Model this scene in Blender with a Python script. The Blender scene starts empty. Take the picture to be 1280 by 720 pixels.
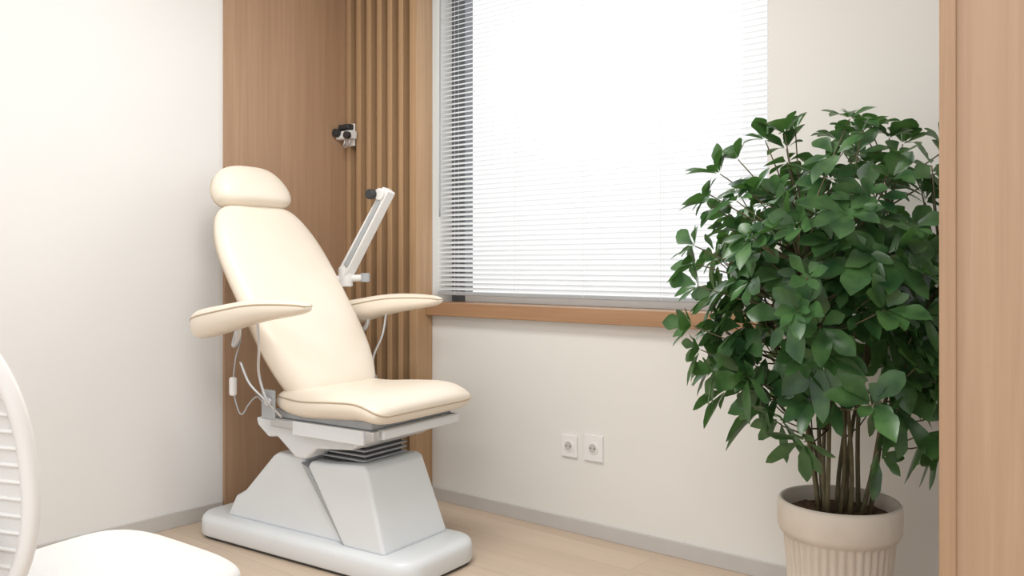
import bpy, math, random
from mathutils import Vector, Matrix
random.seed(7)
scn = bpy.context.scene
COL = scn.collection

# ---------------------------------------------------------------- materials
def new_mat(name):
    m = bpy.data.materials.new(name); m.use_nodes = True
    nt = m.node_tree
    return m, nt, nt.nodes["Principled BSDF"]

def mat(name, col, rough=0.5, metal=0.0, var=0.04, scale=8.0, bump=0.0, bscale=200.0, spec=0.5, coat=0.0):
    m, nt, b = new_mat(name)
    tc = nt.nodes.new("ShaderNodeTexCoord")
    n = nt.nodes.new("ShaderNodeTexNoise"); n.inputs["Scale"].default_value = scale
    nt.links.new(tc.outputs["Object"], n.inputs["Vector"])
    r = nt.nodes.new("ShaderNodeValToRGB")
    r.color_ramp.elements[0].position = 0.3; r.color_ramp.elements[1].position = 0.7
    r.color_ramp.elements[0].color = tuple(c*(1-var) for c in col)+(1,)
    r.color_ramp.elements[1].color = tuple(min(1, c*(1+var)) for c in col)+(1,)
    nt.links.new(n.outputs["Fac"], r.inputs["Fac"])
    nt.links.new(r.outputs["Color"], b.inputs["Base Color"])
    b.inputs["Roughness"].default_value = rough
    b.inputs["Metallic"].default_value = metal
    b.inputs["Specular IOR Level"].default_value = spec
    b.inputs["Coat Weight"].default_value = coat
    if bump > 0:
        n2 = nt.nodes.new("ShaderNodeTexNoise"); n2.inputs["Scale"].default_value = bscale
        nt.links.new(tc.outputs["Object"], n2.inputs["Vector"])
        bp = nt.nodes.new("ShaderNodeBump"); bp.inputs["Strength"].default_value = bump
        bp.inputs["Distance"].default_value = 0.002
        nt.links.new(n2.outputs["Fac"], bp.inputs["Height"])
        nt.links.new(bp.outputs["Normal"], b.inputs["Normal"])
    return m

def wood(name, c1, c2, sc=(45, 45, 1.2), rough=0.5):
    m, nt, b = new_mat(name)
    tc = nt.nodes.new("ShaderNodeTexCoord")
    mp = nt.nodes.new("ShaderNodeMapping"); mp.inputs["Scale"].default_value = sc
    n = nt.nodes.new("ShaderNodeTexNoise"); n.inputs["Scale"].default_value = 1.0
    n.inputs["Detail"].default_value = 6; n.inputs["Roughness"].default_value = 0.65
    n.inputs["Distortion"].default_value = 0.6
    nt.links.new(tc.outputs["Object"], mp.inputs["Vector"])
    nt.links.new(mp.outputs["Vector"], n.inputs["Vector"])
    r = nt.nodes.new("ShaderNodeValToRGB")
    r.color_ramp.elements[0].position = 0.25; r.color_ramp.elements[1].position = 0.75
    r.color_ramp.elements[0].color = c1+(1,); r.color_ramp.elements[1].color = c2+(1,)
    nt.links.new(n.outputs["Fac"], r.inputs["Fac"])
    nt.links.new(r.outputs["Color"], b.inputs["Base Color"])
    b.inputs["Roughness"].default_value = rough
    bp = nt.nodes.new("ShaderNodeBump"); bp.inputs["Strength"].default_value = 0.08
    bp.inputs["Distance"].default_value = 0.002
    nt.links.new(n.outputs["Fac"], bp.inputs["Height"]); nt.links.new(bp.outputs["Normal"], b.inputs["Normal"])
    return m

def floor_mat():
    m, nt, b = new_mat("floor_light_oak")
    tc = nt.nodes.new("ShaderNodeTexCoord")
    br = nt.nodes.new("ShaderNodeTexBrick")
    br.inputs["Scale"].default_value = 1.0
    br.inputs["Brick Width"].default_value = 1.4; br.inputs["Row Height"].default_value = 0.16
    br.inputs["Mortar Size"].default_value = 0.0012
    br.inputs["Color1"].default_value = (0.60, 0.475, 0.365, 1)
    br.inputs["Color2"].default_value = (0.65, 0.525, 0.41, 1)
    br.inputs["Mortar"].default_value = (0.45, 0.35, 0.26, 1)
    nt.links.new(tc.outputs["Object"], br.inputs["Vector"])
    mp = nt.nodes.new("ShaderNodeMapping"); mp.inputs["Scale"].default_value = (1.5, 40, 1)
    n = nt.nodes.new("ShaderNodeTexNoise"); n.inputs["Scale"].default_value = 1; n.inputs["Detail"].default_value = 5
    nt.links.new(tc.outputs["Object"], mp.inputs["Vector"]); nt.links.new(mp.outputs["Vector"], n.inputs["Vector"])
    r = nt.nodes.new("ShaderNodeValToRGB")
    r.color_ramp.elements[0].color = (0.86, 0.86, 0.86, 1); r.color_ramp.elements[1].color = (1.08, 1.08, 1.08, 1)
    nt.links.new(n.outputs["Fac"], r.inputs["Fac"])
    mx = nt.nodes.new("ShaderNodeMix"); mx.data_type = 'RGBA'; mx.blend_type = 'MULTIPLY'
    mx.inputs["Factor"].default_value = 1.0
    nt.links.new(br.outputs["Color"], mx.inputs["A"]); nt.links.new(r.outputs["Color"], mx.inputs["B"])
    nt.links.new(mx.outputs["Result"], b.inputs["Base Color"])
    b.inputs["Roughness"].default_value = 0.38
    return m

def translucent(name, col, t=0.45, rough=0.6):
    m, nt, b = new_mat(name)
    b.inputs["Roughness"].default_value = rough
    tc = nt.nodes.new("ShaderNodeTexCoord")
    n = nt.nodes.new("ShaderNodeTexNoise"); n.inputs["Scale"].default_value = 3.0
    nt.links.new(tc.outputs["Object"], n.inputs["Vector"])
    r = nt.nodes.new("ShaderNodeValToRGB")
    r.color_ramp.elements[0].color = tuple(c*0.96 for c in col)+(1,); r.color_ramp.elements[1].color = col+(1,)
    nt.links.new(n.outputs["Fac"], r.inputs["Fac"]); nt.links.new(r.outputs["Color"], b.inputs["Base Color"])
    tr = nt.nodes.new("ShaderNodeBsdfTranslucent"); nt.links.new(r.outputs["Color"], tr.inputs["Color"])
    mx = nt.nodes.new("ShaderNodeMixShader"); mx.inputs[0].default_value = t
    out = nt.nodes["Material Output"]
    nt.links.new(b.outputs[0], mx.inputs[1]); nt.links.new(tr.outputs[0], mx.inputs[2])
    nt.links.new(mx.outputs[0], out.inputs["Surface"])
    return m

def glass_mat():
    m, nt, b = new_mat("window_glass")
    t = nt.nodes.new("ShaderNodeBsdfTransparent"); t.inputs[0].default_value = (0.98, 0.99, 0.99, 1)
    g = nt.nodes.new("ShaderNodeBsdfGlossy"); g.inputs["Roughness"].default_value = 0.02
    mx = nt.nodes.new("ShaderNodeMixShader"); mx.inputs[0].default_value = 0.05
    nt.links.new(t.outputs[0], mx.inputs[1]); nt.links.new(g.outputs[0], mx.inputs[2])
    nt.links.new(mx.outputs[0], nt.nodes["Material Output"].inputs["Surface"])
    return m

def leaf_mat():
    m, nt, b = new_mat("leaf_green")
    tc = nt.nodes.new("ShaderNodeTexCoord")
    n = nt.nodes.new("ShaderNodeTexNoise"); n.inputs["Scale"].default_value = 14.0; n.inputs["Detail"].default_value = 3
    nt.links.new(tc.outputs["Object"], n.inputs["Vector"])
    r = nt.nodes.new("ShaderNodeValToRGB")
    r.color_ramp.elements[0].position = 0.34; r.color_ramp.elements[1].position = 0.70
    r.color_ramp.elements[0].color = (0.018, 0.062, 0.024, 1); r.color_ramp.elements[1].color = (0.09, 0.20, 0.065, 1)
    nt.links.new(n.outputs["Fac"], r.inputs["Fac"]); nt.links.new(r.outputs["Color"], b.inputs["Base Color"])
    b.inputs["Roughness"].default_value = 0.29
    tr = nt.nodes.new("ShaderNodeBsdfTranslucent"); tr.inputs[0].default_value = (0.14, 0.34, 0.06, 1)
    mx = nt.nodes.new("ShaderNodeMixShader"); mx.inputs[0].default_value = 0.18
    nt.links.new(b.outputs[0], mx.inputs[1]); nt.links.new(tr.outputs[0], mx.inputs[2])
    nt.links.new(mx.outputs[0], nt.nodes["Material Output"].inputs["Surface"])
    return m

M_wall = mat("wall_white_paint", (0.79, 0.787, 0.775), 0.85, var=0.01, scale=2, bump=0.05, bscale=90)
M_wallw = mat("wall_cream_paint", (0.775, 0.762, 0.73), 0.85, var=0.01, scale=2, bump=0.05, bscale=90)
M_ceil = mat("ceiling_white", (0.85, 0.85, 0.84), 0.9, var=0.01)
M_base = mat("baseboard_grey", (0.54, 0.52, 0.495), 0.6, var=0.02)
M_wood = wood("oak_panel", (0.36, 0.222, 0.13), (0.47, 0.30, 0.19))
M_nib = wood("oak_partition_veneer", (0.42, 0.27, 0.17), (0.51, 0.345, 0.23))
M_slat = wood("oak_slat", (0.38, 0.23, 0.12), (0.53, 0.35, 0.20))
M_slatshade = wood("oak_slat_gap_shade", (0.07, 0.038, 0.018), (0.10, 0.055, 0.028))  # backing colour darkened to paint in the shade between the slats
M_sill = wood("oak_sill", (0.32, 0.175, 0.09), (0.43, 0.25, 0.135), sc=(1.2, 45, 45))
M_floor = floor_mat()
M_frame = mat("window_frame_grey", (0.13, 0.14, 0.15), 0.5)
M_white_pl = mat("white_plastic", (0.82, 0.82, 0.81), 0.4, var=0.01)
M_blind = translucent("blind_slat_white", (0.81, 0.82, 0.83), 0.23)
M_glass = glass_mat()
M_cream = mat("cream_vinyl", (0.84, 0.755, 0.64), 0.42, var=0.02, scale=5, bump=0.12, bscale=350)
M_pipe = mat("cream_piping", (0.52, 0.42, 0.30), 0.5)
M_shell = mat("pale_blue_grey_shell", (0.75, 0.785, 0.81), 0.35, var=0.01, coat=0.2)
M_steel = mat("brushed_steel", (0.62, 0.63, 0.64), 0.3, metal=0.8)
M_dark = mat("dark_plastic", (0.03, 0.032, 0.035), 0.45)
M_rub = mat("dark_rubber", (0.05, 0.05, 0.05), 0.8)
M_mid = mat("grey_plastic", (0.40, 0.42, 0.44), 0.5)
M_offw = mat("office_white_mesh", (0.76, 0.76, 0.755), 0.6, var=0.02, bump=0.3, bscale=500)
M_leaf = leaf_mat()
M_stem = mat("stem_brown_green", (0.12, 0.10, 0.05), 0.6, var=0.3, scale=20)
M_pot = mat("pot_cream_ceramic", (0.62, 0.555, 0.48), 0.55, var=0.05, scale=12, bump=0.1, bscale=80)
M_soil = mat("potting_soil", (0.10, 0.055, 0.03), 0.95, var=0.5, scale=60, bump=1.0, bscale=120)

# ---------------------------------------------------------------- helpers
def mesh_obj(name, verts, faces, material, parent=None, smooth=False, loc=(0,0,0)):
    me = bpy.data.meshes.new(name); me.from_pydata([tuple(v) for v in verts], [], faces); me.update()
    if smooth:
        for p in me.polygons: p.use_smooth = True
    o = bpy.data.objects.new(name, me); COL.objects.link(o); o.location = loc
    if material: me.materials.append(material)
    if parent: o.parent = parent
    return o

def add_bevel(o, w, seg=2):
    b = o.modifiers.new("bevel", 'BEVEL'); b.width = w; b.segments = seg; b.limit_method = 'ANGLE'
    b.angle_limit = math.radians(35)
    for p in o.data.polygons: p.use_smooth = True
    w2 = o.modifiers.new("wn", 'WEIGHTED_NORMAL'); w2.keep_sharp = True
    return o

def fix(o):
    import bmesh
    bm = bmesh.new(); bm.from_mesh(o.data); bmesh.ops.recalc_face_normals(bm, faces=bm.faces)
    bm.to_mesh(o.data); bm.free(); return o

def box(name, x0, x1, y0, y1, z0, z1, material, parent=None, bevel=0.0, seg=2):
    cx, cy, cz = (x0+x1)/2, (y0+y1)/2, (z0+z1)/2
    hx, hy, hz = (x1-x0)/2, (y1-y0)/2, (z1-z0)/2
    v = [(sx*hx, sy*hy, sz*hz) for sx in (-1, 1) for sy in (-1, 1) for sz in (-1, 1)]
    f = [(0,1,3,2), (4,6,7,5), (0,4,5,1), (2,3,7,6), (0,2,6,4), (1,5,7,3)]
    o = fix(mesh_obj(name, v, f, material, parent, loc=(cx, cy, cz)))
    if bevel: add_bevel(o, bevel, seg)
    return o

def prism(name, prof, v0, v1, material, parent=None, bevel=0.0, taper=0.0):
    """profile in (u,z), extruded along v"""
    n = len(prof); vs = []
    for (u, z) in prof: vs.append((u, v0, z))
    for (u, z) in prof: vs.append((u, v1, z))
    fs = [tuple(range(n)), tuple(range(2*n-1, n-1, -1))]
    for i in range(n): j = (i+1) % n; fs.append((i, j, n+j, n+i))
    o = fix(mesh_obj(name, vs, fs, material, parent))
    if bevel: add_bevel(o, bevel, 3)
    return o

def rrect(hx, hy, r, k=8):
    pts = []
    for cx, cy, a0 in ((hx-r, hy-r, 0), (-hx+r, hy-r, 90), (-hx+r, -hy+r, 180), (hx-r, -hy+r, 270)):
        for i in range(k+1):
            a = math.radians(a0+90*i/k); pts.append((cx+r*math.cos(a), cy+r*math.sin(a)))
    return pts

def layered(name, layers, material, parent=None, smooth=True):
    n = len(layers[0][0]); vs = []; fs = []
    for pts, z in layers: vs += [(p[0], p[1], z) for p in pts]
    for l in range(len(layers)-1):
        for i in range(n): j = (i+1) % n; fs.append((l*n+i, l*n+j, (l+1)*n+j, (l+1)*n+i))
    fs.append(tuple(range(n))[::-1]); L = (len(layers)-1)*n; fs.append(tuple(range(L, L+n)))
    o = fix(mesh_obj(name, vs, fs, material, parent, smooth))
    return o

def cyl_geo(verts, faces, p0, p1, r0, r1, n=12, cap=True):
    p0 = Vector(p0); p1 = Vector(p1); d = (p1-p0).normalized()
    a = d.orthogonal().normalized(); b = d.cross(a); base = len(verts)
    for p, r in ((p0, r0), (p1, r1)):
        for i in range(n):
            t = 2*math.pi*i/n; verts.append(p+a*(r*math.cos(t))+b*(r*math.sin(t)))
    for i in range(n): j = (i+1) % n; faces.append((base+i, base+j, base+n+j, base+n+i))
    if cap: faces.append(tuple(base+i for i in range(n))[::-1]); faces.append(tuple(base+n+i for i in range(n)))

def tube_geo(verts, faces, pts, rad, n=8, closed=False):
    pts = [Vector(p) for p in pts]; m = len(pts); base = len(verts)
    t0 = (pts[1]-pts[0]).normalized(); a = t0.orthogonal().normalized()
    for k in range(m):
        if closed: t = (pts[(k+1) % m]-pts[k-1]).normalized()
        else: t = (pts[min(k+1, m-1)]-pts[max(k-1, 0)]).normalized()
        a = (a-t*a.dot(t)).normalized(); b = t.cross(a)
        r = rad[k] if isinstance(rad, (list, tuple)) else rad
        for i in range(n):
            q = 2*math.pi*i/n; verts.append(pts[k]+a*(r*math.cos(q))+b*(r*math.sin(q)))
    rng = m if closed else m-1
    for k in range(rng):
        k2 = (k+1) % m
        for i in range(n): j = (i+1) % n; faces.append((base+k*n+i, base+k*n+j, base+k2*n+j, base+k2*n+i))
    if not closed:
        faces.append(tuple(base+i for i in range(n))[::-1]); faces.append(tuple(base+(m-1)*n+i for i in range(n)))

def interp(pts, t):
    n = len(pts)-1; x = min(max(t, 0), 1)*n; i = min(int(x), n-1); f = x-i
    P = [pts[max(i-1, 0)], pts[i], pts[i+1], pts[min(i+2, n)]]
    out = []
    if not isinstance(pts[0], (tuple, list)): P = [(p,) for p in P]
    for k in range(len(P[0])):
        a, b, c, d = (q[k] for q in P)
        out.append(0.5*((2*b)+(-a+c)*f+(2*a-5*b+4*c-d)*f*f+(-a+3*b-3*c+d)*f**3))
    return out if len(out) > 1 else out[0]

def smoothpath(pts, k=6):
    out = []
    N = (len(pts)-1)*k
    for i in range(N+1): out.append(tuple(interp([tuple(p) for p in pts], i/N)))
    return out

def tube(name, pts, rad, material, parent=None, n=10, closed=False):
    if not closed and len(pts) > 2 and not isinstance(rad, (list, tuple)): pts = smoothpath(pts)
    v, f = [], []; tube_geo(v, f, pts, rad, n, closed)
    return fix(mesh_obj(name, v, f, material, parent, True))

def cyl(name, p0, p1, r, material, parent=None, r1=None, n=24, bevel=0.0):
    v, f = [], []; cyl_geo(v, f, p0, p1, r, r if r1 is None else r1, n)
    o = fix(mesh_obj(name, v, f, material, parent))
    if bevel: add_bevel(o, bevel)
    else:
        for p in o.data.polygons:
            if len(p.vertices) == 4: p.use_smooth = True
    return o

def loft(name, spine, Ws, Ts, material, parent, vc=0.0, pw=4.0, pt=3.0, sec=3.2, N=40, R=40, piping=None, crown=0.0):
    vs, fs = [], []
    for i in range(N+1):
        e = 0.5-0.5*math.cos(math.pi*i/N)
        e = 0.004+0.992*e
        sp = interp(spine, e); s2 = interp(spine, min(1, e+0.01)); s1 = interp(spine, max(0, e-0.01))
        tu, tz = s2[0]-s1[0], s2[1]-s1[1]; L = math.hypot(tu, tz); tu /= L; tz /= L
        nu, nz = -tz, tu
        x = abs(2*e-1)
        W = interp(Ws, e)*(max(1-x**pw, 0))**(1/pw)
        T = interp(Ts, e)*(max(1-x**(pt*3), 0))**(1/pt)
        for j in range(R):
            q = 2*math.pi*j/R; c, s = math.cos(q), math.sin(q)
            dv = W*math.copysign(abs(c)**(2/sec), c); dd = T*math.copysign(abs(s)**(2/2.4), s)
            dd += crown*T*(1-(dv/max(W, 1e-6))**2)*(1 if s > 0 else 0)*s
            vs.append((sp[0]+nu*dd, vc+dv, sp[1]+nz*dd))
    for i in range(N):
        for j in range(R): k = (j+1) % R; fs.append((i*R+j, i*R+k, (i+1)*R+k, (i+1)*R+j))
    fs.append(tuple(range(R))[::-1]); fs.append(tuple(range(N*R, N*R+R)))
    o = fix(mesh_obj(name, vs, fs, material, parent, True))
    if piping:
        j1 = max(1, int(R*piping)); j2 = R//2-j1
        path = [vs[i*R+j1] for i in range(2, N-1)]+[vs[i*R+j2] for i in range(N-2, 1, -1)]
        tube(name+"_piping", path, 0.0034, M_pipe, parent, n=6, closed=True)
    return o

def empty(name, loc, rotz=0.0):
    e = bpy.data.objects.new(name, None); COL.objects.link(e); e.location = loc
    e.rotation_euler = (0, 0, rotz); e.empty_display_size = 0.2; return e

# ---------------------------------------------------------------- room
H = 2.7
WX0, WX1, WZ0, WZ1 = 0.52, 2.16, 0.90, 2.52
box("floor", -0.12, 5.0, -5.2, 0.25, -0.1, 0.0, M_floor)
box("ceiling", -0.12, 5.0, -5.2, 0.25, H, H+0.1, M_ceil)
box("wall_left", -0.12, 0.0, -5.2, 0.25, 0.0, H, M_wall)
def wall_window():
    xs = [0.0, WX0, WX1, 5.0]; zs = [0, WZ0, WZ1, H]; vs = []; fs = []
    for y in (0.0, 0.22):
        for x in xs:
            for z in zs: vs.append((x, y, z))
    idx = lambda s, i, j: s*16+i*4+j
    for s in (0, 1):
        for i in range(3):
            for j in range(3):
                if i == 1 and j == 1: continue
                fs.append((idx(s,i,j), idx(s,i+1,j), idx(s,i+1,j+1), idx(s,i,j+1)))
    for a, b in (((1,1),(2,1)), ((2,1),(2,2)), ((2,2),(1,2)), ((1,2),(1,1))):
        fs.append((idx(0,*a), idx(0,*b), idx(1,*b), idx(1,*a)))
    for a, b in (((0,0),(3,0)), ((3,0),(3,3)), ((3,3),(0,3)), ((0,3),(0,0))):
        fs.append((idx(0,*a), idx(0,*b), idx(1,*b), idx(1,*a)))
    return mesh_obj("wall_back", vs, fs, M_wallw)
wall_window()
box("baseboard_left", 0.0, 0.012, -5.2, -0.785, 0, 0.062, M_base, bevel=0.002)
box("baseboard_back", 0.525, 4.9, -0.012, 0.0, 0, 0.058, M_base, bevel=0.002)
box("trim_oak_wall_panel", 0.0, 0.016, -0.778, -0.001, 0, H, M_wood)
nib = empty("oak_partition", (0, 0, 0))
box("partition_body", 2.955, 4.3, -0.95, -0.80, 0, H, M_nib, nib, 0.002)
box("partition_edge_trim", 2.93, 2.962, -0.958, -0.79, 0, H, M_wood, nib, 0.002)

# slatted cladding
sl = empty("slatted_wood_cladding", (0, 0, 0))
box("backing_panel", 0.017, 0.515, -0.022, -0.001, 0, H, M_slatshade, sl)
k = 0
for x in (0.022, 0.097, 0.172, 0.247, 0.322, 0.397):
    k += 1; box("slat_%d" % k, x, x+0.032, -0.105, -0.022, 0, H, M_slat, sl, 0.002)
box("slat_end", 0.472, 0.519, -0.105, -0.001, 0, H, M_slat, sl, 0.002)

# window
win = empty("window_1", (0, 0, 0))
fy0, fy1 = 0.13, 0.19
box("frame_left", WX0, WX0+0.085, fy0, fy1, WZ0+0.02, WZ1, M_frame, win, 0.004)
box("frame_right", WX1-0.06, WX1, fy0, fy1, WZ0+0.02, WZ1, M_white_pl, win, 0.004)
box("frame_top", WX0+0.085, WX1-0.06, fy0, fy1, WZ1-0.06, WZ1, M_white_pl, win, 0.004)
box("frame_bottom", WX0+0.085, WX1-0.06, fy0, fy1, WZ0+0.02, WZ0+0.065, M_white_pl, win, 0.004)
box("glass_pane", WX0+0.08, WX1-0.055, 0.157, 0.163, WZ0+0.06, WZ1-0.055, M_glass, win)
box("trim_window_sill", 0.5195, 2.26, -0.045, -0.0005, 0.862, 0.922, M_sill, None, 0.003)
box("trim_window_sill_ledge", WX0+0.001, WX1-0.001, 0.0, 0.215, 0.9, 0.921, M_sill, None)

# venetian blind
bl = empty("venetian_blind", (0, 0, 0))
vs, fs = [], []
z = 0.985; by = 0.035; tilt = math.radians(30)
while z < WZ1-0.05:
    b0 = len(vs)
    for i, s in enumerate((-1, -0.5, 0, 0.5, 1)):
        dy = s*0.0125*math.cos(tilt); dz = -s*0.0125*math.sin(tilt)+0.0018*(1-s*s)
        vs.append((WX0+0.012, by+dy, z-dz)); vs.append((WX1-0.008, by+dy, z-dz))
    for i in range(4): fs.append((b0+2*i, b0+2*i+1, b0+2*i+3, b0+2*i+2))
    z += 0.0215
mesh_obj("blind_slats", vs, fs, M_blind, bl, True)
box("bottom_rail", WX0+0.01, WX1-0.006, by-0.013, by+0.013, 0.955, 0.972, M_mid, bl, 0.003)
box("head_rail", WX0+0.006, WX1-0.004, by-0.018, by+0.018, WZ1-0.045, WZ1-0.001, M_white_pl, bl, 0.002)
vs, fs = [], []
for x in (0.64, 1.0, 1.36, 1.72, 2.06):
    for y in (by-0.0135, by+0.0135): cyl_geo(vs, fs, (x, y, 0.96), (x, y, WZ1-0.04), 0.0007, 0.0007, 5)
mesh_obj("ladder_cords", vs, fs, M_white_pl, bl)
tube("tilt_wand", [(0.56, 0.012, 2.48), (0.56, 0.008, 2.0), (0.56, 0.006, 1.32)], 0.004, M_mid, bl, 8)

# sockets
def socket(x, z, w, h):
    e = empty("wall_socket", (x, 0, z))
    box("plate", -w/2, w/2, -0.009, -0.0003, -h/2, h/2, M_white_pl, e, 0.002)
    cyl("rim", (0, -0.0125, 0), (0, -0.008, 0), 0.024, M_white_pl, e, bevel=0.001)
    cyl("well", (0, -0.0131, 0), (0, -0.0124, 0), 0.0185, M_base, e)
    for s in (-1, 1): cyl("pin_hole", (s*0.0095, -0.0138, 0), (s*0.0095, -0.013, 0), 0.003, M_dark, e, n=10)
socket(1.31, 0.352, 0.08, 0.09)
socket(1.43, 0.358, 0.09, 0.105)

# wall clamp device on slats
wd = empty("wall_instrument_holder", (0.065, -0.105, 1.73))
box("mount_plate", -0.035, 0.03, -0.012, 0.0, -0.05, 0.06, M_white_pl, wd, 0.004)
box("cradle", -0.05, 0.055, -0.06, -0.012, -0.02, 0.02, M_white_pl, wd, 0.006)
cyl("clamp_knob", (-0.03, -0.085, 0.012), (-0.03, -0.055, 0.012), 0.02, M_dark, wd, bevel=0.003)
cyl("clamp_knob_right", (0.045, -0.08, -0.005), (0.045, -0.055, -0.005), 0.018, M_dark, wd, bevel=0.003)
box("upper_jaw", -0.045, 0.03, -0.05, -0.012, 0.03, 0.055, M_dark, wd, 0.005)
tube("hook", [(0.0, -0.04, -0.02), (0.0, -0.05, -0.05), (0.02, -0.06, -0.062), (0.05, -0.06, -0.05), (0.055, -0.06, -0.03)], 0.005, M_steel, wd)

# ---------------------------------------------------------------- examination chair
ch = empty("medical_examination_chair", (0.705, -0.75, 0), math.radians(5.3))
L, W = 0.575, 0.215
layered("base_rubber_foot", [(rrect(L-0.012, W-0.012, 0.09), 0.0), (rrect(L-0.012, W-0.012, 0.09), 0.014)], M_rub, ch, False)
layered("base_plate", [(rrect(L-0.003, W-0.003, 0.10), 0.012), (rrect(L, W, 0.10), 0.018), (rrect(L, W, 0.10), 0.066),
        (rrect(L-0.004, W-0.004, 0.098), 0.080), (rrect(L-0.014, W-0.014, 0.09), 0.090), (rrect(L-0.03, W-0.03, 0.08), 0.094)], M_shell, ch)
def cover(name, prof, hwb, hwt, material, bevel):
    zb = min(p[1] for p in prof); zt = max(p[1] for p in prof); n = len(prof); vs = []
    for sgn in (-1, 1):
        for (u, z) in prof:
            f = (z-zb)/(zt-zb); vs.append((u, sgn*(hwb+(hwt-hwb)*f), z))
    fs = [tuple(range(n)), tuple(range(2*n-1, n-1, -1))]
    for i in range(n): j = (i+1) % n; fs.append((i, j, n+j, n+i))
    return add_bevel(fix(mesh_obj(name, vs, fs, material, ch)), bevel, 3)
cover("rear_cover", [(-0.43, 0.09), (-0.385, 0.175), (-0.33, 0.205), (-0.185, 0.355), (-0.16, 0.37), (-0.02, 0.37), (0.06, 0.29), (0.235, 0.09)], 0.155, 0.13, M_shell, 0.014)
cover("front_cover", [(0.24, 0.09), (0.10, 0.27), (0.035, 0.345), (0.05, 0.37), (0.14, 0.37), (0.31, 0.385), (0.335, 0.375), (0.44, 0.09)], 0.178, 0.155, M_shell, 0.016)
box("column_bellows", 0.06, 0.28, -0.10, 0.10, 0.36, 0.47, M_dark, ch, 0.01)
for i in range(4):
    box("bellow_ring_%d" % i, 0.05, 0.29, -0.115, 0.115, 0.385+0.018*i, 0.392+0.018*i, M_mid, ch, 0.003)
prism("cover_seam", [(0.01, 0.36), (0.045, 0.345), (0.255, 0.096), (0.225, 0.096)], -0.163, 0.163, M_mid, ch)
prism("seat_carriage", [(-0.20, 0.515), (-0.19, 0.485), (-0.13, 0.445), (-0.08, 0.452), (0.02, 0.385), (0.07, 0.385), (0.13, 0.43), (0.30, 0.445), (0.36, 0.475), (0.37, 0.515)], -0.20, 0.20, M_shell, ch, 0.01)
for s in (-1, 1):
    box("seat_rail", -0.08, 0.44, s*0.215-0.018, s*0.215+0.018, 0.495, 0.53, M_steel, ch, 0.005)
    box("rail_cover", 0.05, 0.40, s*0.235-0.006, s*0.235+0.006, 0.48, 0.53, M_shell, ch, 0.003)
box("front_crossbar", 0.40, 0.45, -0.19, 0.235, 0.495, 0.53, M_shell, ch, 0.008)
box("seat_pan", -0.08, 0.42, -0.22, 0.22, 0.53, 0.56, M_mid, ch, 0.006)
loft("seat_cushion", [(-0.06, 0.600), (0.1, 0.588), (0.28, 0.600), (0.40, 0.604), (0.495, 0.580)], [0.25, 0.262, 0.27, 0.276, 0.278], [0.055, 0.053, 0.053, 0.050, 0.042], M_cream, ch, pw=8, pt=2.2, sec=6, piping=0.06)
loft("backrest_cushion", [(0.045, 0.585), (-0.07, 0.77), (-0.20, 0.96), (-0.34, 1.16), (-0.455, 1.335)], [0.235, 0.262, 0.270, 0.264, 0.215], [0.055, 0.062, 0.055, 0.05, 0.045], M_cream, ch, pw=5.0, pt=2.6, sec=4.2, piping=0.06)
loft("headrest_cushion", [(-0.435, 1.33), (-0.475, 1.41), (-0.525, 1.495)], [0.195, 0.185, 0.14], [0.066, 0.070, 0.055], M_cream, ch, pw=3.2, pt=2.0, sec=2.8, piping=0.06)
for s in (-1, 1):
    tube("headrest_post", [(-0.43, s*0.05, 1.27), (-0.50, s*0.05, 1.38), (-0.51, s*0.05, 1.42)], 0.007, M_steel, ch)
loft("backrest_shell", [(-0.01, 0.57), (-0.125, 0.755), (-0.26, 0.945), (-0.40, 1.145), (-0.49, 1.29)], [0.20, 0.225, 0.225, 0.21, 0.16], [0.018]*5, M_white_pl, ch, pw=5, pt=2.5, sec=5)
for s in (-1, 1):
    loft("armrest_pad", [(-0.35, 0.865), (-0.2, 0.895), (0.02, 0.935), (0.26, 0.952)], [0.058, 0.062, 0.060, 0.050], [0.058, 0.052, 0.040, 0.022], M_cream, ch, vc=s*0.355, pw=2.8, pt=2.2, sec=3.0, piping=0.09)
    tube("armrest_bracket", [(-0.12, s*0.34, 0.88), (-0.14, s*0.33, 0.82), (-0.20, s*0.30, 0.80), (-0.25, s*0.24, 0.86)], 0.010, M_steel, ch)
    tube("armrest_stay", [(-0.02, s*0.34, 0.90), (-0.03, s*0.325, 0.80), (-0.06, s*0.30, 0.70), (-0.03, s*0.285, 0.60), (0.0, s*0.245, 0.54)], 0.005, M_steel, ch)
    box("hinge_plate", -0.08, -0.01, s*0.268-0.006, s*0.268+0.006, 0.53, 0.64, M_mid, ch, 0.006)
    cyl("hinge_pin", (-0.035, s*0.285, 0.60), (-0.035, s*0.255, 0.60), 0.018, M_steel, ch, bevel=0.003)
tube("control_cable", [(-0.16, -0.30, 0.82), (-0.18, -0.31, 0.74), (-0.19, -0.31, 0.64), (-0.17, -0.305, 0.56), (-0.15, -0.30, 0.545), (-0.13, -0.29, 0.58), (-0.10, -0.275, 0.61), (-0.07, -0.265, 0.58)], 0.0028, M_mid, ch)
tube("release_lever", [(-0.05, -0.275, 0.60), (-0.11, -0.30, 0.66), (-0.15, -0.31, 0.74)], 0.005, M_steel, ch)
box("lever_grip", -0.205, -0.18, -0.322, -0.298, 0.61, 0.68, M_white_pl, ch, 0.008)
tube("arm_mount_bar", [(-0.33, 0.18, 1.02), (-0.32, 0.28, 1.03), (-0.28, 0.36, 1.035), (-0.20, 0.40, 1.04)], 0.016, M_white_pl, ch)
cyl("arm_joint", (-0.28, 0.36, 1.0), (-0.28, 0.36, 1.085), 0.032, M_white_pl, ch, bevel=0.005)
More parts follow.
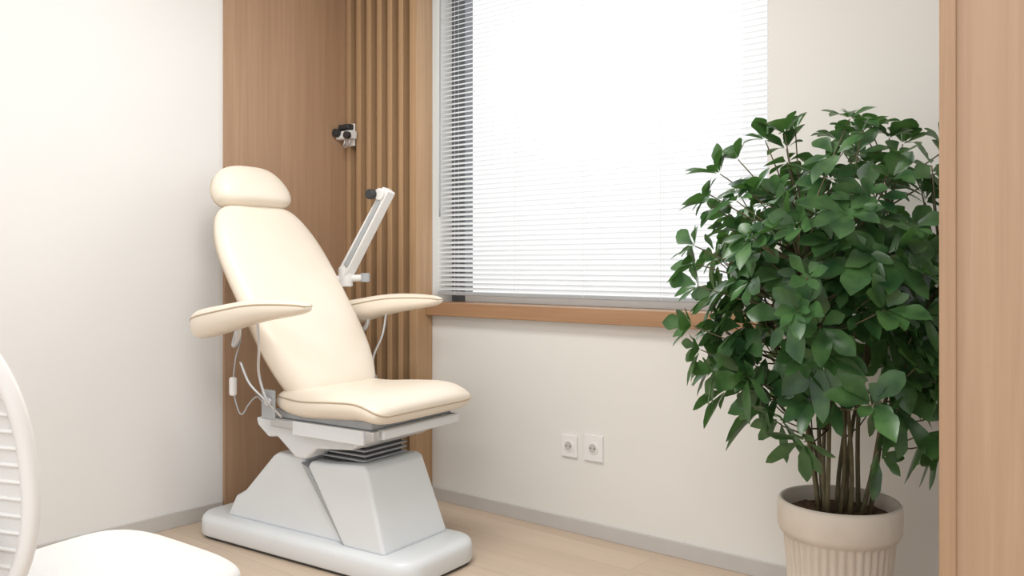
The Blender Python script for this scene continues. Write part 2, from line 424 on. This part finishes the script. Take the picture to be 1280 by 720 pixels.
def bar(name, p0, p1, w, material):
    v, f = [], []; cyl_geo(v, f, p0, p1, w, w*0.85, 4)
    return add_bevel(fix(mesh_obj(name, v, f, material, ch)), 0.005, 2)
bar("arm_beam", (-0.285, 0.36, 1.05), (-0.06, 0.40, 1.42), 0.038, M_white_pl)
bar("arm_beam_inlay", (-0.255, 0.343, 1.09), (-0.09, 0.374, 1.37), 0.018, M_mid)
cyl("arm_end_joint", (-0.085, 0.36, 1.40), (-0.085, 0.42, 1.40), 0.026, M_white_pl, ch, bevel=0.004)
cyl("arm_knob", (-0.115, 0.33, 1.40), (-0.115, 0.36, 1.40), 0.022, M_dark, ch, bevel=0.004)
cyl("joint_knob", (-0.20, 0.40, 1.02), (-0.20, 0.40, 1.06), 0.02, M_mid, ch, bevel=0.004)

# ---------------------------------------------------------------- office chair
oc = empty("office_chair", (1.545, -2.075, 0), math.radians(92.4))
loft("seat", [(-0.24, 0.435), (-0.05, 0.43), (0.15, 0.435), (0.255, 0.42)], [0.235, 0.25, 0.255, 0.24], [0.035, 0.04, 0.04, 0.03], M_offw, oc, pw=3.6, pt=2.2, sec=4)
HW, HH, ZC = 0.235, 0.295, 0.745
EX = 2.7
def bp(v, z): return (-0.275-0.10*(z-0.55)+0.05*(v/HW)**2+0.03*math.cos((z-ZC)/HH*1.6), v, z)
def outl(a, k=1.0):
    c, s = math.cos(a), math.sin(a); n = 2/EX
    return (k*HW*math.copysign(abs(c)**n, c), ZC+k*HH*math.copysign(abs(s)**n, s))
ring = [bp(*outl(2*math.pi*i/96)) for i in range(96)]
tube("back_frame", ring, 0.0155, M_white_pl, oc, n=12, closed=True)
vs, fs = [], []
zz = ZC-HH+0.03
while zz < ZC+HH-0.02:
    hw = HW*(1-abs((zz-ZC)/HH)**EX)**(1/EX)
    pts = [bp(-hw+2*hw*i/14, zz) for i in range(15)]
    tube_geo(vs, fs, pts, 0.0036, 8)
    zz += 0.030
mesh_obj("back_ribs", vs, fs, M_white_pl, oc, True)
vs, fs = [], []
for j in range(25):
    zz = ZC-HH+0.004+(2*HH-0.008)*j/24; hw = HW*(max(0.02, 1-abs((zz-ZC)/HH)**EX))**(1/EX)
    for i in range(13): vs.append(bp(-hw+2*hw*i/12, zz))
for j in range(24):
    for i in range(12): fs.append((j*13+i, j*13+i+1, (j+1)*13+i+1, (j+1)*13+i))
mesh_obj("back_mesh", vs, fs, M_offw, oc, True)
tube("back_support", [(-0.05, 0, 0.36), (-0.22, 0, 0.37), (-0.30, 0, 0.43), (-0.30, 0, 0.56), (-0.285, 0, 0.70)], 0.022, M_dark, oc)
for s in (-1, 1):
    cyl("back_pivot_knob", (-0.27, s*0.18, 0.60), (-0.31, s*0.18, 0.60), 0.02, M_dark, oc, bevel=0.004)
tube("back_brace", [(-0.29, -0.18, 0.60), (-0.305, 0, 0.575), (-0.29, 0.18, 0.60)], 0.011, M_dark, oc)
box("tilt_mechanism", -0.12, 0.12, -0.07, 0.07, 0.335, 0.392, M_dark, oc, 0.01)
cyl("gas_lift", (0, 0, 0.10), (0, 0, 0.34), 0.025, M_steel, oc)
cyl("hub", (0, 0, 0.07), (0, 0, 0.13), 0.045, M_white_pl, oc, bevel=0.006)
for i in range(5):
    a = math.radians(72*i+20); c, s = math.cos(a), math.sin(a)
    tube("leg_%d" % (i+1), [(0.03*c, 0.03*s, 0.10), (0.15*c, 0.15*s, 0.095), (0.29*c, 0.29*s, 0.072)], [0.024, 0.02, 0.015], M_white_pl, oc)
    cyl("caster_%d" % (i+1), (0.29*c-0.02*s, 0.29*s+0.02*c, 0.028), (0.29*c+0.02*s, 0.29*s-0.02*c, 0.028), 0.028, M_dark, oc, bevel=0.004)
    cyl("caster_stem_%d" % (i+1), (0.29*c, 0.29*s, 0.03), (0.29*c, 0.29*s, 0.075), 0.007, M_steel, oc)

# ---------------------------------------------------------------- plant
PX, PY = 2.563, -0.475
pl = empty("potted_schefflera_plant", (PX, PY, 0))
def potshape():
    n = 288; prof = [(0.112, 0.0, 0), (0.118, 0.012, 0), (0.124, 0.05, 1), (0.137, 0.22, 1), (0.147, 0.345, 1), (0.149, 0.352, 0), (0.157, 0.358, 0),
            (0.163, 0.372, 0), (0.165, 0.415, 0), (0.163, 0.44, 0), (0.157, 0.448, 0), (0.149, 0.445, 0), (0.147, 0.42, 0), (0.143, 0.39, 0)]
    vs, fs = [], []
    for r, z, rib in prof:
        for i in range(n):
            a = 2*math.pi*i/n; rr = r-(rib*0.006*(1-abs(math.sin(a*20))))
            vs.append((rr*math.cos(a), rr*math.sin(a), z))
    for l in range(len(prof)-1):
        for i in range(n): j = (i+1) % n; fs.append((l*n+i, l*n+j, (l+1)*n+j, (l+1)*n+i))
    fs.append(tuple(range(n))[::-1])
    return mesh_obj("pot", vs, fs, M_pot, pl, True)
potshape()
vs, fs = [(0, 0, 0.415)], []
for rg in range(1, 9):
    for i in range(40):
        a = 2*math.pi*i/40; r = 0.147*rg/8
        vs.append((r*math.cos(a), r*math.sin(a), 0.405+0.012*random.random()*(rg < 8)))
for i in range(40): fs.append((0, 1+i, 1+(i+1) % 40))
for rg in range(7):
    for i in range(40):
        j = (i+1) % 40; fs.append((1+rg*40+i, 1+rg*40+j, 1+(rg+1)*40+j, 1+(rg+1)*40+i))
fix(mesh_obj("soil", vs, fs, M_soil, pl, True))

random.seed(33)
sv, sf = [], []
lv, lf = [], []
YMAX = -PY-0.04
def leaflet(base, d, nrm, length, width, droop):
    d = d.normalized(); side = d.cross(nrm)
    if side.length < 1e-3: side = d.orthogonal()
    side.normalize(); up = side.cross(d).normalized()
    b0 = len(lv); NS = 8
    prof = [0.08, 0.28, 0.55, 0.80, 0.96, 1.0, 0.88, 0.58, 0.04]
    sw = random.uniform(-.12, .12)
    for i in range(NS+1):
        t = i/NS; w = width*0.5*prof[i]*(1+0.10*math.sin(13*t+b0))
        c = base+d*(length*t)+side*(sw*length*t*t)-Vector((0, 0, 1))*(length*droop*t*t)
        for s in (-1, 0, 1):
            p = c+side*(w*s)+up*(0.25*w*abs(s))
            if p.y > YMAX: p.y = YMAX+0.02*math.tanh((p.y-YMAX)*8)
            lv.append(p)
    for i in range(NS):
        for k in (0, 1):
            a = b0+i*3+k; lf.append((a, a+1, a+4, a+3))
def cluster(c, axis, size, nl, spread):
    axis = axis.normalized(); a = axis.orthogonal().normalized(); b = axis.cross(a)
    ph = random.random()*6.28
    for i in range(nl):
        q = ph+2*math.pi*i/nl+random.uniform(-.3, .3)
        d = a*math.cos(q)+b*math.sin(q)+axis*(spread+random.uniform(-0.2, 0.3))
        d.normalize()
        ln = size*random.uniform(0.62, 1.18)
        leaflet(c+d*0.010, d, axis, ln, ln*random.uniform(0.42, 0.56), random.uniform(0.05, 0.4))
stems = []
NSTEM = 14
for i in range(NSTEM):
    a = 2*math.pi*i/NSTEM+random.uniform(-.2, .2); r0 = random.uniform(0.02, 0.075)
    top_r = random.uniform(0.08, 0.32); zt = random.uniform(1.05, 1.43)-top_r*0.35
    p0 = Vector((r0*math.cos(a), r0*math.sin(a), 0.40)); p3 = Vector((top_r*math.cos(a)-0.02, top_r*math.sin(a), zt))
    pts = []
    for k in range(13):
        t = k/12; h = p0.lerp(p3, t); f = 0.45*t+0.55*t*t
        h.x = p0.x+(p3.x-p0.x)*f+0.010*math.sin(7*t+i); h.y = p0.y+(p3.y-p0.y)*f+0.010*math.cos(6*t+i)
        h.y = min(h.y, YMAX-0.02); pts.append(h)
    tube_geo(sv, sf, pts, [0.0070-0.004*k/12 for k in range(13)], 7); stems.append(pts)
CZ = 1.05
def add_cluster(c, ax, size, nl, spread):
    cluster(c, ax, size, nl, spread)
    best = min((p for s in stems for p in s[4:]), key=lambda p: (p-(c-Vector((0, 0, 0.10)))).length)
    mid = best.lerp(c, 0.55)+Vector((0, 0, -0.012))
    tube_geo(sv, sf, [best, mid, c], [0.0028, 0.0022, 0.0017], 5)
ga = math.pi*(3-math.sqrt(5))
NC = 360
for i in range(NC):
    zz = 1-2*(i+0.5)/NC; rr = math.sqrt(1-zz*zz); th = ga*i+random.uniform(-.3, .3)
    lump = 1+0.11*math.sin(3*th+4*zz)+0.08*math.sin(7*th-5*zz+1)
    depth = random.choice((1.02, 0.97, 0.88, 0.72, 0.5))*random.uniform(0.85, 1.08)*lump
    x = rr*math.cos(th)*0.375*depth; y = rr*math.sin(th)*0.36*depth
    z = CZ+(0.41 if zz > 0 else 0.42)*zz*depth+random.uniform(-.03, .03)
    if zz < -0.50 and rr*depth < 0.42: continue
    if random.random() < 0.12: continue
    y = min(y, YMAX-0.03); z = min(z, 1.48)
    c = Vector((x-0.015, y, z))
    ax = Vector((x*1.6, y*1.6, (z-CZ)*0.6+0.22)); ax.normalize()
    ax += Vector((random.uniform(-.55, .55), random.uniform(-.55, .55), random.uniform(-.15, .5)))
    size = random.uniform(0.062, 0.09) if z > CZ+0.15 else random.uniform(0.068, 0.118)
    add_cluster(c, ax, size, random.choice((5, 6, 7, 7)), random.choice((0.1, 0.35, 0.7, 0.9)))
for (r, f, z, s, sp) in [(-0.15, 0.0, 1.46, .085, .9), (-0.19, 0.05, 1.45, .08, .7), (-0.12, 0.08, 1.43, .08, .7), (0.09, 0.0, 1.47, .085, .8), (0.04, .1, 1.46, .08, .6), (0.14, 0.0, 1.45, .08, .6), (0.2, 0.05, 1.44, .085, .8), (0.27, -0.05, 1.41, .09, .7), (0.0, 0.0, 1.44, .08, .7),
        (-0.33, 0.0, 1.35, .085, .8), (-0.36, 0.02, 1.27, .085, .8), (-0.28, 0.0, 1.39, .08, .8), (0.30, 0.0, 1.38, .085, .7), (-0.40, -.05, 1.04, .085, .6), (-0.41, -0.02, .93, .085, .7), (-0.38, 0.02, 0.86, .085, .5), (-0.35, -0.03, 0.80, .09, .4), (-0.40, 0.0, 1.15, .08, .5),
        (-0.24, -0.08, 0.76, .095, .3), (-0.20, -0.12, 0.69, .095, .3), (-0.15, -.16, 0.64, .085, .2), (0.16, -0.16, 0.66, .10, .3), (0.26, -.12, 0.72, .10, .3), (0.22, -.1, 0.62, .09, .2), (0.08, -.18, 0.76, .10, .3),
        (-0.28, -0.1, 0.80, .10, .3), (0.34, -0.08, 0.86, .10, .4), (0.18, -.18, 0.80, .11, .3), (0.05, -.2, 0.86, .12, .4), (-0.12, -.2, 0.86, .12, .4), (0.0, -.3, 1.12, .12, .3), (0.10, -.28, 0.98, .12, .3), (-0.08, -.28, 1.22, .11, .3)]:
    c = Vector((r*0.774-f*0.633, r*0.633+f*0.774, z)); c.y = min(c.y, YMAX-0.03)
    ax = Vector((c.x, c.y, (z-CZ)*0.9+0.1)).normalized()+Vector((0, 0, 0.15))
    add_cluster(c, ax, s, 7, sp)
mesh_obj("stems", sv, sf, M_stem, pl, True)
mesh_obj("leaves", lv, lf, M_leaf, pl, True)

# ---------------------------------------------------------------- lights
w = bpy.data.worlds.new("World"); scn.world = w; w.use_nodes = True
bg = w.node_tree.nodes["Background"]; bg.inputs[0].default_value = (0.99, 0.99, 0.99, 1); bg.inputs[1].default_value = 1.12
def area(name, loc, rot, sx, sy, power, col):
    l = bpy.data.lights.new(name, 'AREA'); l.shape = 'RECTANGLE'; l.size = sx; l.size_y = sy; l.energy = power; l.color = col
    o = bpy.data.objects.new(name, l); COL.objects.link(o); o.location = loc; o.rotation_euler = rot; return o
area("ceiling_light_panel", (1.5, -1.5, H-0.02), (0, 0, 0), 1.2, 0.6, 32, (1, 0.985, 0.96))
area("ceiling_light_panel.001", (2.9, -3.2, H-0.02), (0, 0, 0), 1.2, 0.6, 24, (1, 0.985, 0.96))
area("daylight_outside", (1.34, 1.2, 2.0), (math.radians(-78), 0, 0), 2.6, 2.2, 26, (0.97, 0.99, 1.0))

# ---------------------------------------------------------------- camera
cam = bpy.data.cameras.new("camera"); co = bpy.data.objects.new("camera", cam); COL.objects.link(co)
co.location = (3.38, -2.906, 1.10); co.rotation_euler = (math.radians(90), 0, math.radians(39.3))
cam.lens = 36*1080/1280; cam.sensor_width = 36; cam.shift_y = -30/1280
cam.clip_start = 0.05
scn.camera = co
scn.view_settings.view_transform = 'Standard'
scn.view_settings.exposure = 0.10
